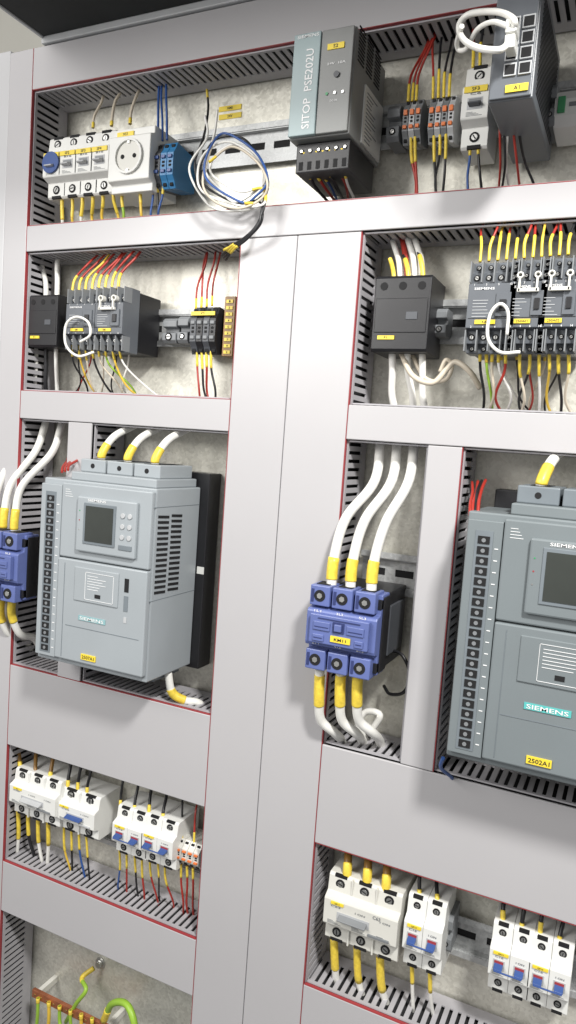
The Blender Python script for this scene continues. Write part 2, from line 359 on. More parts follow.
# PSU
t,W,H,D=dev('power_supply','tall grey power supply with printed vertical lettering in the uppermost opening','power supply',(294,34),(347,131),-.03)
mb=MB(); mb.box(0,W,0.004,D-.008,0,H,M_PSU); mb.build('housing',t,bevel=.0008)
MB().box(.0006,W*.46,0,.004,.001,H-.001,M_PSUT).build('front_strip',t,bevel=.0006)
MB().box(W*.47,W-.0006,.0008,.004,.001,H-.001,M_PSU).build('front_cover',t,bevel=.0006)
text('SITOP  PSE202U',W*.13,M_INKW,t,(W*.30,-.0003,H*.45),'up',w=H*.76)
text('SIEMENS',H*.03,M_INKW,t,(W*.25,-.0003,H*.955),w=W*.36)
ylabel(t,W*.58,W*.85,.79*H,.845*H,.0006,'S2')
for k in range(3): MB().cyl((W*(.62+.13*k),.0006,H*.38),(0,-1,0),.0011,.0006,[M_GREEN,M_STEEL,M_STEEL][k],10).build('indicator',t)
MB().cyl((W*.76,.0006,H*.55),(0,-1,0),.0022,.0012,M_DGREY,14).build('adjuster',t)
text('24V  10A',H*.022,M_INKW,t,(W*.74,.0004,H*.66),w=W*.3); text('DC OK',H*.018,M_INKW,t,(W*.74,.0004,H*.31))
for j in range(3):
    mb=MB()
    for i in range(10): mb.box(W-.0003,W+.0004,.01+j*.018,.01+j*.018+.013,H*.72+i*.0026,H*.72+i*.0026+.0011,M_HOLE)
    mb.build('side_vents',t)
o=MB().box(W,W+.0012,.028,.070,H*.04,H*.60,M_WHITE).build('rating_plate',t)
mb=MB()
for i in range(13): mb.box(W+.0011,W+.0014,.032,.032+random.uniform(.010,.030),H*.08+i*H*.038,H*.08+i*H*.038+.0007,M_INKG)
mb.build('printed_lines',o)
zb=-.022
MB().box(.003,W-.002,.012,D-.012,zb,-.0002,M_BLACK).build('terminal_housing',t,bevel=.0008)
for i in range(6):
    x=.004+(i+.5)*(W-.006)/6; screw(t,x,.012,-.006,.0019); MB().box(x-.0016,x+.0016,.0116,.013,zb+.002,zb+.008,M_HOLE).build('terminal_mouth',t)
breaker((465,62),(485,143),.004,1,'narrow white breaker with a yellow tag beside the network switch',code='SF3',lever=M_DGREY,rating='C6',biglab=True)
# network switch
t,W,H,D=dev('network_switch','dark grey network switch with eight sockets and white plugs at top right','network switch',(498,-20),(532,96),-.065)
MB().box(0,W,.002,D-.01,0,H,M_SLATE).build('housing',t,bevel=.001)
MB().box(.001,W-.001,0,.002,.001,H-.001,M_SLATE).build('front_cover',t,bevel=.0005)
for r_ in range(4):
    for c in range(2):
        x=W*(.32+.33*c); z=H*(.56-.125*r_)
        o=MB().box(x,x+W*.28,-.0012,.0004,z,z+H*.105,M_LGREY).build('socket',t,bevel=.0002); MB().box(x+W*.03,x+W*.25,-.0015,-.0011,z+H*.012,z+H*.09,M_HOLE).build('socket_opening',o)
ylabel(t,W*.4,W*.9,H*.05,H*.11,-.0006,'A1')
text('SIEMENS',H*.018,M_INKW,t,(W*.5,-.0003,H*.94))
mb=MB()
for i in range(22): mb.box(W-.0003,W+.0004,.012,D-.02,H*.1+i*H*.038,H*.1+i*H*.038+.0009,M_BLACK)
mb.build('side_ribs',t)
t,W,H,D=dev('end_clamp','pale grey rail clamp with a green lever at the right edge of the uppermost opening','rail clamp',(556,88),(590,124),.012)
MB().prism([(D-.004,0),(.004,.05*H),(0,.3*H),(0,.7*H),(.004,.95*H),(D-.004,H)],0,W,M_WHITE).build('body',t,bevel=.0006)
MB().box(.1*W,.3*W,-.002,0,.35*H,.75*H,M_GREEN).build('lever',t,bevel=.0004); MB().box(.4*W,.9*W,-.0006,.0002,.5*H,.6*H,M_GREY).build('slot',t)
# ---------------------------------------------------------------- small contactors
def mini_contactor(tl,br,y,label,cols=4,code='KM1',clip=False,brand=True):
    t,W,H,D=dev('contactor',label,'contactor',tl,br,y)
    s=.006
    prof=[(.024,0),(.010,0),(.010,.10*H),(s,.10*H),(s,.24*H),(0,.26*H),(0,.74*H),(s,.76*H),(s,.88*H),(.010,.9*H),(.010,H),(.024,H)]
    MB().prism(prof,.0002,W-.0002,M_SLATE).build('front_housing',t,bevel=.0004)
    MB().box(.0004,W-.0004,.0242,D-.005,.03*H,.97*H,M_BLACK).build('rear_housing',t,bevel=.0008)
    p=W/cols
    for i in range(cols+1):
        x=min(max(i*p,.0004),W-.0004)
        for a,b in ((.76,.99),(.01,.24)): MB().box(x-.0004,x+.0004,.001,.012,a*H,b*H,M_GREY).build('partition',t)
    for i in range(cols):
        c=(i+.5)*p
        screw(t,c,s,.82*H,p*.27); screw(t,c,.010,.945*H,p*.22); screw(t,c,s,.17*H,p*.27); screw(t,c,.010,.05*H,p*.22)
        text(('1','3','5','13')[i],H*.022,M_INKW,t,(c,-.0003,.728*H)); text(('2','4','6','14')[i],H*.022,M_INKW,t,(c,-.0003,.272*H))
    ylabel(t,W*.2,W*.62,.30*H,.345*H,-.0005,code)
    mb=MB()
    for i in range(6): mb.box(W*.12,W*random.uniform(.3,.5),-.0003,.0003,H*(.38+.035*i),H*(.38+.035*i)+.0004,M_LGREY)
    mb.build('printed_lines',t)
    if brand: text('SIEMENS',H*.026,M_INKW,t,(W*.34,-.0004,.685*H),w=W*.42)
    MB().box(W*.60,W*.90,-.0014,.0003,.38*H,.64*H,M_SLATE).build('raised_panel',t,bevel=.0004)
    MB().box(W*.68,W*.82,-.0024,-.001,.44*H,.56*H,M_BLACK).build('carriage',t,bevel=.0003)
    MB().box(W*.05,W*.95,-.0004,.0003,.362*H,.366*H,M_BLACK).build('seam',t)
    if clip:
        for k in (.27,.72):
            mb=MB(); mb.ring((W*k,.002,.80*H),(0,-1,0),W*.05,W*.09,.005,M_CREAM,14); mb.box(W*k-.0007,W*k+.0007,-.004,-.002,.62*H,.78*H,M_CREAM); mb.build('suppressor_lead',t,bevel=.0002)
        MB().box(W*.22,W*.78,-.004,-.0012,.62*H,.66*H,M_CREAM).build('suppressor',t,bevel=.0004)
    return t
mini_contactor((67,288),(94,350),-.012,'left one of two small dark contactors in the left contactor row')
mini_contactor((95.5,286),(121,351),-.012,'right one of two small dark contactors in the left contactor row',code='KM2',clip=True)
mini_contactor((471,260),(511,352),-.015,'small dark contactor nearest the black block in the right contactor row',code='KA1')
mini_contactor((512.5,257),(542,352),-.015,'middle dark contactor of the three in the right contactor row',code='250A01',clip=True)
mini_contactor((543.5,255),(574,352),-.015,'rightmost dark contactor of the right contactor row',code='250A02',clip=True)
def black_block(tl,br,y,label):
    t,W,H,D=dev('relay_block',label,'relay',tl,br,y); mb=MB()
    mb.prism([(D-.004,0),(.0015,0),(0,.04*H),(0,.96*H),(.0015,H),(D-.004,H)],0,W,M_BLACK); mb.build('body',t,bevel=.0008)
    for i in range(3):
        c=(i+.5)*W/3
        MB().cyl((c,.0002,.86*H),(0,-1,0),W*.07,.0005,M_HOLE,12).build('screw_hole',t)
        MB().box(c-W*.10,c+W*.10,.006,.02,H-.0004,H+.0006,M_DGREY).build('cable_mouth',t)
    MB().box(W*.04,W*.96,-.0006,.0004,.25*H,.70*H,M_BLACK).build('front_cover',t,bevel=.0005)
    ylabel(t,W*.12,W*.42,.16*H,.21*H,-.0004,'F1')
    MB().box(W*.6,W*.8,-.0012,-.0004,.42*H,.52*H,M_DGREY).build('adjuster',t,bevel=.0002)
black_block((29,295),(56,347),.006,'black relay block at the left end of the left contactor row')
black_block((376,276),(426,352),.004,'black relay block under two white cables in the right contactor row')
def clamp(tl,br,y,label):
    t,W,H,D=dev('end_clamp',label,'rail clamp',tl,br,y)
    MB().prism([(D-.004,0),(.003,.0),(0,.12*H),(0,.4*H),(.006,.45*H),(.006,.6*H),(0,.65*H),(0,.88*H),(.003,H),(D-.004,H)],0,W,M_GREY).build('body',t,bevel=.0005)
    screw(t,W/2,0,.25*H,W*.25)
clamp((163,318),(175,343),.025,'grey rail clamp right of the left contactor pair')
clamp((178,316),(187,343),.025,'grey rail clamp against the dark terminal block')
clamp((434,308),(445,336),.025,'grey rail clamp right of the black relay block')
clamp((388,105),(398,140),.02,'grey rail clamp right of the power supply')
clamp((547,84),(554,124),.012,'dark grey rail clamp right of the network switch')
terminals((191,306),(214,354),.018,4,'dark terminal block with a yellow tag at the right of the left contactor row',[M_DGREY,M_BLACK],M_GREY,code='XT1')
t,W,H,D=dev('marker_strip','slim upright yellow and brown marked strip beside the dark terminal block','marker strip',(224,296),(231,356),.022)
MB().box(0,W,.002,D-.006,0,H,WC['brown']).build('body',t,bevel=.0005)
for i in range(9): ylabel(t,.2*W,.8*W,H*(.04+.106*i),H*(.095+.106*i),.0018,str(9-i))
# ---------------------------------------------------------------- blue contactors
def blue_contactor(tl,br,y,label,code):
    t,W,H,D=dev('power_contactor',label,'contactor',tl,br,y)
    MB().box(.003,W-.001,.026,D-.004,.05*H,.95*H,M_BLACK).build('rear_housing',t,bevel=.001)
    mb=MB(); mb.prism([(.027,.03*H),(.010,.03*H),(.008,.27*H),(.001,.29*H),(0,.33*H),(0,.69*H),(.001,.72*H),(.008,.74*H),(.010,.97*H),(.027,.97*H)],0,W,M_BLUE)
    mb.build('front_housing',t,bevel=.0008)
    MB().box(W-.0004,W+.0012,.012,.027,.06*H,.94*H,M_BLACK).build('side_cover',t,bevel=.0005)
    p=W*.86/3
    for i in range(3):
        x=W*.02+i*(p+W*.035)
        for a,b in ((.76,1.0),(0,.24)):
            o=MB().box(x,x+p,.001,.022,a*H,b*H,M_BLUE).build('terminal_housing',t,bevel=.0008)
            c=x+p/2; zc=(a+b)/2*H
            m2=MB(); m2.cyl((c,.0012,zc),(0,-1,0),p*.28,.0006,M_HOLE,16); m2.cyl((c,.0008,zc),(0,-1,0),p*.14,.0008,M_STEEL,6); m2.build('terminal_screw',o)
            zz=b*H if a>.5 else a*H
            MB().box(c-p*.33,c+p*.33,.006,.019,zz-.0005,zz+.0005,M_HOLE).build('cable_mouth',o)
            MB().box(x+p*.08,x+p*.2,.0004,.0014,a*H+.003,b*H-.003,M_BLUED).build('side_groove',o)
    o=MB().box(W*.08,W*.92,-.004,.0005,.34*H,.68*H,M_BLUE).build('front_block',t,bevel=.0008)
    MB().box(W*.40,W*.68,-.0050,-.0038,.39*H,.46*H,M_YEL).build('marking_label',o); text(code,.0022,M_INK,o,(W*.54,-.0053,.425*H),w=W*.17)
    for (a,b_,c,d_) in ((.14,.38,.50,.60),(.62,.86,.50,.60),(.14,.30,.37,.45),(.74,.86,.37,.45)):
        MB().box(W*a,W*b_,-.0050,-.0038,H*c,H*d_,M_BLUE).build('raised_panel',o,bevel=.0004)
        MB().box(W*(a+.02),W*(b_-.02),-.0053,-.0048,H*(c+.035),H*(c+.045),M_BLUED).build('groove',o)
    MB().box(W*.42,W*.58,-.0048,-.0038,.50*H,.62*H,M_BLUED).build('carriage_slot',o)
    MB().box(W*.45,W*.55,-.0065,-.004,.52*H,.6*H,M_BLUE).build('carriage',o,bevel=.0004)
    MB().box(W*.2,W*.8,-.0046,-.0038,.635*H,.645*H,M_BLUED).build('groove',o)
    for i in range(3):
        text(('1L1','3L2','5L3')[i],.0018,M_INKW,t,(W*(.16+.32*i),-.0002,.705*H),w=W*.1); text(('2T1','4T2','6T3')[i],.0018,M_INKW,t,(W*(.16+.32*i),-.0002,.325*H),w=W*.1)
    for z in (.86,.12): MB().box(W*.935,W,.008,.02,z*H-.004,z*H+.004,M_BLACK).build('coil_terminal',t,bevel=.0004)
    MB().box(W-.001,W+.0012,.03,D-.012,.2*H,.8*H,M_DGREY).build('side_plate',t,bevel=.0004)
    return t,W,H,D
blue_contactor((309,584),(372,682),-.031,'blue and black power contactor fed by three white cables, in the right half','KM11')
blue_contactor((-30,527),(16,604),-.028,'blue power contactor partly cut off at the left edge','KM1')
# ---------------------------------------------------------------- soft starters
def starter(tl,br,y,label,m,code,badge,sx=0.):
    t,W,H,D=dev('soft_starter',label,'soft starter',tl,br,y)
    D1=D-.021
    hs=MB().box(W*.04,W+.009,D1,D-.0005,-.02*H,1.08*H,M_BLACK).build('heat_sink',t,bevel=.001)
    MB().box(0,W,.006,D1-.0002,0,H,m).build('housing',t,bevel=.0012)
    sw=W*.2
    o=MB().box(.0012,sw,.0015,.006,.005,H*.97,m).build('terminal_strip',t,bevel=.0006)
    MB().box(sw*.28,sw*.76,.0011,.0016,H*.05,H*.93,M_STRIP).build('terminal_carrier',o)
    n=21
    for i in range(n):
        z=H*(.06+.86*i/n)
        m2=MB(); m2.box(sw*.36,sw*.68,.0006,.0012,z,z+H*.03,M_HOLE); m2.cyl((sw*.52,.0008,z+H*.014),(0,-1,0),sw*.06,.0005,M_GREY,8); m2.build('terminal',o)
    mb=MB()
    for i in range(18): mb.box(sw*.82,sw*.92,.0012,.0016,H*(.08+.046*i),H*(.08+.046*i)+.0006,M_INKW)
    mb.build('printed_marks',o)
    fx0=sw+.0006; fx1=W-.0008
    MB().box(fx0,fx1,.0012,.006,.59*H,.985*H,m).build('upper_cover',t,bevel=.0012)
    MB().box(fx0,fx1,.0,.006,.006,.583*H,m).build('lower_cover',t,bevel=.0012)
    X=lambda a:W*(a+sx)
    hp=MB().box(X(.37),X(.89),-.0022,.0014,.635*H,.925*H,m).build('operator_panel',t,bevel=.0014)
    MB().box(X(.44),X(.72),-.0030,-.0020,.68*H,.895*H,M_STRIP).build('screen_frame',hp,bevel=.0004)
    MB().box(X(.46),X(.70),-.0034,-.0028,.695*H,.88*H,M_SCREEN).build('screen',hp)
    for i in range(3):
        for j in range(2):
            MB().cyl((X(.78+.06*j),-.0021,H*(.85-.055*i)),(0,-1,0),W*.018,.0010,M_LGREY,12).build('button',hp,bevel=.0002)
    MB().box(X(.755),X(.865),-.0030,-.0020,H*.675,H*.70,M_STRIP).build('button',hp,bevel=.0003)
    for i,c in enumerate((M_GREEN,M_RED,M_STEEL)): MB().cyl((X(.40),-.0021,H*(.85-.05*i)),(0,-1,0),.0006,.0003,c,10).build('indicator',hp)
    text('SIEMENS',H*.013,M_INKW,hp,(X(.55),-.0025,.909*H),w=W*.16)
    sc=MB().box(X(.37),X(.76),-.0010,.0004,.37*H,.55*H,m).build('service_flap',t,bevel=.0006)
    mb=MB(); a0,a1,b0,b1=X(.47),X(.72),.385*H,.53*H; w=.0003
    for q in ((a0,a1,b0,b0+w),(a0,a1,b1-w,b1),(a0,a0+w,b0,b1),(a1-w,a1,b0,b1)): mb.box(q[0],q[1],-.0013,-.0009,q[2],q[3],M_INKW)
    for q in range(6): mb.box(X(.49),X(random.uniform(.56,.68)),-.0013,-.0009,(.51-.014*q)*H,(.512-.014*q)*H,M_INKW)
    mb.box(X(.56),X(.61),-.0013,-.0009,.40*H,.42*H,M_HOLE); mb.build('printed_diagram',sc)
    bd=MB().box(X(.42),X(.66),-.0006,.0002,.268*H,.294*H,badge).build('name_badge',t); text('SIEMENS',H*.017,M_INKW,bd,(X(.54),-.0009,.281*H),w=W*.215)
    MB().box(X(.81),X(.845),-.0004,.0004,.46*H,.53*H,M_HOLE).build('connector_slot',t); MB().box(X(.81),X(.845),-.0004,.0004,.36*H,.44*H,M_STRIP).build('connector_slot',t); MB().box(X(.815),X(.84),-.0004,.0004,.30*H,.33*H,M_LGREY).build('connector_slot',t)
    MB().box(X(.30),W*.95,-.0003,.0003,.225*H,.228*H,M_STRIP).build('seam',t); MB().box(W*.27,W*.273,-.0003,.0003,.05*H,.56*H,M_STRIP).build('seam',t)
    mb=MB()
    for q in range(4): mb.box(W*.24,W*(.28+.01*q),.0009,.0014,(.95-.012*q)*H,(.952-.012*q)*H,M_INKW)
    mb.build('printed_lines',t)
    ylabel(t,X(.46),X(.59),.06*H,.09*H,-.0004,code)
    for j in range(2):
        mb=MB()
        for i in range(15):
            y0=.010+j*.020; z=H*(.46+.028*i)
            mb.prism([(y0,z),(y0+.016,z-.001),(y0+.016,z+.0012),(y0,z+.0022)],W-.0004,W+.0005,M_HOLE)
        mb.build('side_vents',t)
    MB().box(W-.0004,W+.0003,.004,D1-.001,H*.425,H*.427,M_STRIP).build('seam',t)
    MB().box(W-.0004,W+.0003,.004,D1-.001,H*.905,H*.907,M_STRIP).build('seam',t)
    MB().box(W+.0012,W+.0085,D1-.0004,D1+.0002,H*.52,H*.56,M_WHITE).build('sticker',hs)
    MB().box(W*.22,W*.97,.010,D1-.002,H,H*1.045,m).build('top_shoulder',t,bevel=.001)
    for i in range(3):
        c=W*(.345+.24*i)
        tb=MB().box(c-W*.112,c+W*.112,.020,D1-.004,H*1.045,H*1.115,M_STRIP if m is M_STARTR else m).build('terminal_cover',t,bevel=.001)
        MB().box(c-W*.05,c+W*.05,.024,D1-.008,H*1.115-.0003,H*1.115+.0004,M_HOLE).build('cable_entry',tb)
        MB().cyl((c,.0202,H*1.08),(0,-1,0),W*.018,.0005,M_HOLE,12).build('screw_hole',tb)
        MB().box(c-W*.10,c+W*.10,.03,D1-.004,-.045*H,-.0003,M_STRIP).build('lower_terminal_cover',t,bevel=.001)
    return t,W,H,D,D1
def world_wire(pts,rad,c,label,marks,n=12,name='power_cable',cat='cable'): return wire(pts,rad,c,label,marks,name,cat,n=n,world=True)
# ---------------------------------------------------------------- wires
ORD=['first','second','third','fourth','fifth','sixth','seventh','eighth','ninth','tenth','eleventh','twelfth']
def wire(pts,rad,c,label,marks=((0,.25),),name='wire',cat='wire',mk=M_SLEEVE,n=8,world=False):
    path=smoothpath(pts if world else [P(*p) for p in pts]); mb=MB(); mb.tube(path,rad,WC[c],n); o=mb.build(name,origin=path[0]); tag(o,label,cat)
    L=[0]
    for i in range(1,len(path)): L.append(L[-1]+(path[i]-path[i-1]).length)
    T=L[-1]
    def at(s):
        for i in range(1,len(L)):
            if L[i]>=s: return path[i-1].lerp(path[i],(s-L[i-1])/max(1e-9,L[i]-L[i-1]))
        return path[-1]
    for a,b in marks:
        sub=[at(a*T)]+[p for p,l in zip(path,L) if a*T+.0005<l<b*T-.0005]+[at(b*T)]
        if len(sub)>=2:
            m2=MB(); m2.tube([p-path[0] for p in sub],rad*1.10+.0001,mk,n); m2.build('marker_sleeve',o)
    return o
def fan(where,s0,s1,e0,e1,ys,ye,cols,rad=.0011,mark=.3,bulge=0,ym=None,jit=2.5,m0=0):
    n=len(cols)
    for i,c in enumerate(cols):
        R=lambda s:random.uniform(-s,s)
        k=i/max(1,n-1); a=(s0[0]+(s1[0]-s0[0])*k,s0[1]+(s1[1]-s0[1])*k); b_=(e0[0]+(e1[0]-e0[0])*k+R(jit),e0[1]+(e1[1]-e0[1])*k)
        m1=(a[0]+(b_[0]-a[0])*.12,a[1]+(b_[1]-a[1])*.35); m2=(a[0]+(b_[0]-a[0])*.6+R(jit)+bulge,a[1]+(b_[1]-a[1])*.72)
        yy=ym if ym is not None else (ys+ye)/2
        pts=[(a[0],a[1],ys),(m1[0],m1[1],ys+(yy-ys)*.3),(m2[0],m2[1],yy+R(.004)),(b_[0],b_[1],ye)]
        wire(pts,rad*random.uniform(.92,1.08),c,f'{ORD[i]} wire from the left {where}, {c}',((m0,mark*random.uniform(.8,1.15)),) if mark else ())
def starter_cables(res,side,rad,n,zduct,lean,mk):
    t,W,H,D,D1=res; L0=Vector(t.location)
    for i in range(n):
        c=W*(.345+.24*i); p0=L0+Vector((c,.032,H*1.10)); top=zduct+.006
        dz=top-p0.z; ytop=.034-L0.y
        pts=[p0,p0+Vector((lean*.05,.0,dz*.22)),p0+Vector((lean*.4,.012,dz*.6)),Vector((p0.x+lean*.85,L0.y+ytop-.010,top-dz*.1)),Vector((p0.x+lean,.034,top+.004))]
        world_wire(pts,rad,'white',f'{ORD[i]} thick white cable from the left entering the {side} soft starter',(mk,))
res=starter((40,477),(142,685),-.046,'light grey soft starter with a dark screen in the left half',M_STARTL,'2507A1',M_PTEAL)
starter_cables(res,'left',.0034,3,zC1,.010,(.06,.25))
a=P(41,479,-.046); b=P(139,682,-.046); Ws=b.x-a.x
q=P(467,511,-.046); zb=P(441,757,-.046).z; br=W2P((q.x+Ws*1.04,-.046,zb))
res=starter((467,511),br,-.046,'grey soft starter cut off by the right edge of the picture',M_STARTR,'2502A1',M_TEAL,-.02)
starter_cables(res,'right',.0038,3,zC1,.009,(.06,.30))
# ---------------------------------------------------------------- lower breakers
breaker((10,770),(54,832),0,3,'wide white breaker with a grey lever at the far left of the lower left row',code='QF1',lever=M_LGREY,wide=True,cap=M_INKG,rating='C40',lw=(.3,.72))
breaker((57,789),(93,845),.004,2,'white breaker with one wide blue lever second in the lower left row',code='QF2',wide=True,cap=M_LGREY,rating='C25',lw=(.3,.7))
breaker((113,808),(141,866),0,2,'white breaker with blue levers third in the lower left row',code='QF3',rating='C16')
breaker((142,817),(171,876),0,2,'white breaker with blue levers left of the small orange terminals',code='QF4',rating='C16')
terminals((176,840),(198,873),.01,4,'white terminal block with orange levers at the end of the lower left row',[M_CREAM],M_ORANGE)
t,W,H,D=breaker((326,876),(394,970),-.004,3,'large grey-white three-pole breaker at the left of the lower right row',code='QF11',body=M_CREAM,lever=M_GREY,rating='C63',wide=True,cap=M_INKG,lw=(.22,.60))
text('C63',H*.05,M_INKG,t,(W*.72,-.0004,.64*H))
breaker((406,898),(438,984),0,2,'two-pole breaker with blue lever right of the large three-pole breaker',code='QF12')
breaker((492,926),(526,1010),0,2,'two-pole breaker with blue lever, left one of the pair at bottom right',code='QF13')
breaker((531,940),(566,1025),0,2,'two-pole breaker with blue lever, right one of the pair at bottom right',code='QF14')
clamp((443,915),(450,955),.02,'grey rail clamp right of the two-pole breaker at lower right')
# earth bar
q=P(32,990,.02); e2=P(110,1022,.02)
t=thing('earth_bar','copper coloured earth bar with a row of screws in the bottom left opening','earth bar',(q.x,.02,q.z-.008)); L=e2.x-q.x
MB().box(0,L,0,.004,0,.009,M_COPPER).build('bar',t,bevel=.0005)
for i in range(12): screw(t,(i+.5)*L/12,0,.0045,.0022,M_BRASS,False)
for xx in (.004,L-.008): MB().box(xx,xx+.005,.004,PL-.02,.001,.008,M_CREAM).build('standoff',t,bevel=.0004)
q=P(97,966,.044)
t=thing('earth_bolt','steel bolt with a washer on the plate in the bottom left opening','bolt',(q.x,PL,q.z))
MB().cyl((0,0,0),(0,-1,0),.006,.0012,M_STEEL,20).build('washer',t); MB().cyl((0,-.0012,0),(0,-1,0),.0038,.004,M_STEEL,6).build('head',t,bevel=.0003)
# ---- wires of the uppermost opening
fan('above the white single breakers',(93,128),(130,124),(103,94),(137,90),.012,.03,['beige','beige','beige'],.0013,.12)
fan('above the blue terminal block',(158,142),(167,140),(161,82),(166,80),.014,.03,['blue','blue','blue'],.0011,.0)
fan('below the white single breakers',(62,194),(113,188),(62,232),(118,226),.012,.02,['white','yellow','white','yellow','yellow','yellow'],.0014,.6)
fan('below the round socket',(122,186),(140,184),(124,228),(142,226),.012,.02,['green','yellow'],.0013,.5)
fan('below the blue terminal block',(153,182),(163,180),(154,226),(160,224),.014,.02,['blue','black','blue'],.0011,.3)
fan('below the power supply',(304,152),(342,148),(328,202),(356,198),-.0175,.03,['black','red','blue','black','black','red','white'],.0011,.45,jit=4)
fan('above the left orange terminal block',(408,102),(416,101),(434,28),(440,26),.022,.03,['red','red','red'],.0010,.25)
fan('above the right orange terminal block',(433,99),(449,97),(437,26),(462,20),.022,.03,['red','black','black','black'],.0010,.35)
fan('below the left orange terminal block',(411,138),(415,137),(414,196),(419,194),.022,.02,['red','red'],.0010,.4)
fan('below the right orange terminal block',(434,136),(446,134),(434,196),(441,194),.022,.02,['black','black','black'],.0010,.4)
fan('above the narrow white breaker',(473,68),(480,66),(478,14),(484,12),.014,.03,['red','black'],.0010,.4)
fan('below the narrow white breaker',(470,140),(478,139),(470,190),(479,188),.014,.02,['blue','black'],.0010,.3)
fan('below the network switch',(500,96),(516,92),(496,190),(530,184),-.02,.02,['red','black','white','red','black'],.0009,.35,jit=5)
wire([(508,44,-.075),(499,50,-.085),(478,48,-.08),(464,40,-.07),(459,26,-.06),(470,14,-.06),(498,12,-.07),(514,20,-.08),(513,30,-.075)],.0020,'white','thick white data cable looping left of the network switch',(),'data_cable','cable')
wire([(462,26,-.07),(457,42,-.055),(459,50,-.05),(467,48,-.055),(477,30,-.065),(492,22,-.072),(508,26,-.08)],.0016,'white','thinner white data cable looping left of the network switch',(),'data_cable','cable')
for i,(a,b_) in enumerate((((506,38),(515,50)),((507,22),(517,34)))):
    q=P(*a,-.075); w=P(*b_,-.075); t=MB().box(0,w.x-q.x,0,.012,0,q.z-w.z,M_WHITE).build('data_plug',bevel=.0008); t.location=(q.x,-.079,w.z); tag(t,['lower white data plug pushed into the network switch','upper white data plug pushed into the network switch'][i],'plug')
# hanging coil
base=[(207,90,.03),(210,112,.0),(206,136,-.004),(195,160,-.008),(201,190,-.01),(226,210,-.01),(254,206,-.01),(268,186,-.009),(262,160,-.007),(240,142,-.006),(214,142,-.008),(200,160,-.01),(204,184,-.012),(234,204,-.013),(260,206,-.013),(256,226,-.012),(240,242,-.012)]
for i,(c,ds,lab) in enumerate((('black',(0,0),'black wire of the hanging coil, with a yellow tagged end lying over the lid'),('white',(5,-3),'innermost white wire of the hanging coil in the uppermost opening'),('white',(-2,4),'outer white wire of the hanging coil in the uppermost opening'),('blue',(2,-4),'blue wire of the hanging coil in the uppermost opening'),('beige',(4,5),'beige wire of the hanging coil in the uppermost opening'))):
    pts=[]; sx=(1,.7,1.0,.85,.92)[i]; sy=(1,.75,1.0,1.02,.88)[i]; rt=random.uniform(-.4,.4)
    for j,p in enumerate(base):
        w=0 if j==0 else 1
        dx,dy=(p[0]-232)*sx,(p[1]-176)*sy
        bx_,by_=(p[0],p[1]) if (j<3 or j>14) else (232+dx*math.cos(rt)-dy*math.sin(rt),176+dx*math.sin(rt)+dy*math.cos(rt))
        pts.append((bx_+ds[0]*w+random.uniform(-4,4)*w,by_+ds[1]*w+random.uniform(-4,4)*w,p[2]-.0022*i+random.uniform(-.002,.002)*w))
    if i==0: pts=pts[:-2]+[(262,220,-.016),(252,234,-.014),(238,243,-.013),(224,250,-.006)]
    elif i==4: pts=pts[2:11]
    elif i==3: pts=pts[6:15]
    else: pts=pts[1:15]+[(262+2*i,196-4*i,-.012)]
    wire(pts,.0010,c,lab,((0,.05),(.955,1)) if i==0 else ((.96,1),))
for i in range(3):
    wire([(266+i,188,-.014),(264-i,208,-.017),(256+i,226,-.017-.001*i),(244+i,238+i,-.015),(230+2*i,247+i,-.010),(222+2*i,256+2*i,.006)],.0010,'black',f'{ORD[i]} black tail of the hanging coil running down over the lid',((.66,.82),),'wire')
# B row
fan('above the left contactor pair',(72,292),(118,289),(98,254),(146,244),-.003,.02,['red','red','yellow','red','red','red','red','red'],.0011,.32)
fan('above the left black relay block',(46,299),(57,297),(44,250),(60,250),.02,.03,['white','white'],.0024,0)
fan('below the left contactor pair',(72,344),(118,343),(86,400),(162,404),-.003,.03,['black','yellow','beige','black','beige','green','yellow','white'],.0009,.22,jit=8)
fan('crossing behind the wires under the left contactor pair',(80,344),(128,340),(64,400),(130,402),.012,.03,['black','red','beige','black','white'],.0008,.2,jit=8)
fan('below the left black relay block',(36,344),(56,344),(37,398),(58,402),.02,.03,['white','black','white'],.0020,.0)
fan('above the dark terminal block on the left',(196,309),(212,306),(206,246),(222,242),.024,.03,['red','red','red','red'],.0010,.15)
fan('below the dark terminal block on the left',(197,350),(211,351),(201,404),(217,406),.024,.03,['red','black','red','black'],.0010,.3)
wire([(94,352,-.012),(78,356,-.018),(66,345,-.018),(66,325,-.018),(76,317,-.018),(88,322,-.018),(90,335,-.018),(80,342,-.018)],.0012,'white','white cable looped in front of the left contactor pair',(),'cable','cable')
# F row
fan('above the right black relay block',(400,282),(422,279),(388,222),(412,218),.018,.03,['white','red','white','white'],.0024,.0)
fan('at the top of the right black relay block',(394,281),(423,278),(392,258),(419,253),.014,.02,['blue','black','black'],.0016,.9)
fan('below the right black relay block',(392,346),(422,346),(396,412),(428,414),.018,.03,['white','white','white'],.0030,.1)
fan('above the three dark contactors',(480,262),(568,255),(492,214),(576,206),-.004,.02,['red','red','yellow','red','black','red','red','yellow','red','red','black'],.0009,.42,jit=6)
fan('below the nearest dark contactor',(480,345),(505,345),(474,414),(512,416),-.002,.03,['black','green','beige','white','red'],.0010,.22,jit=9)
fan('below the two rightmost dark contactors',(520,345),(568,345),(518,420),(578,420),-.002,.03,['beige','black','white','yellow','black','beige'],.0010,.35,jit=7)
fan('crossing behind the wires under the rightmost dark contactors',(500,345),(560,343),(528,420),(540,420),.012,.034,['white','black','red','beige','black'],.0008,.2,jit=10)
wire([(520,352,-.015),(500,352,-.02),(488,338,-.02),(490,315,-.02),(500,304,-.02),(508,312,-.02),(507,335,-.02)],.0012,'white','white cable looped in front of the right contactor row',(),'cable','cable')
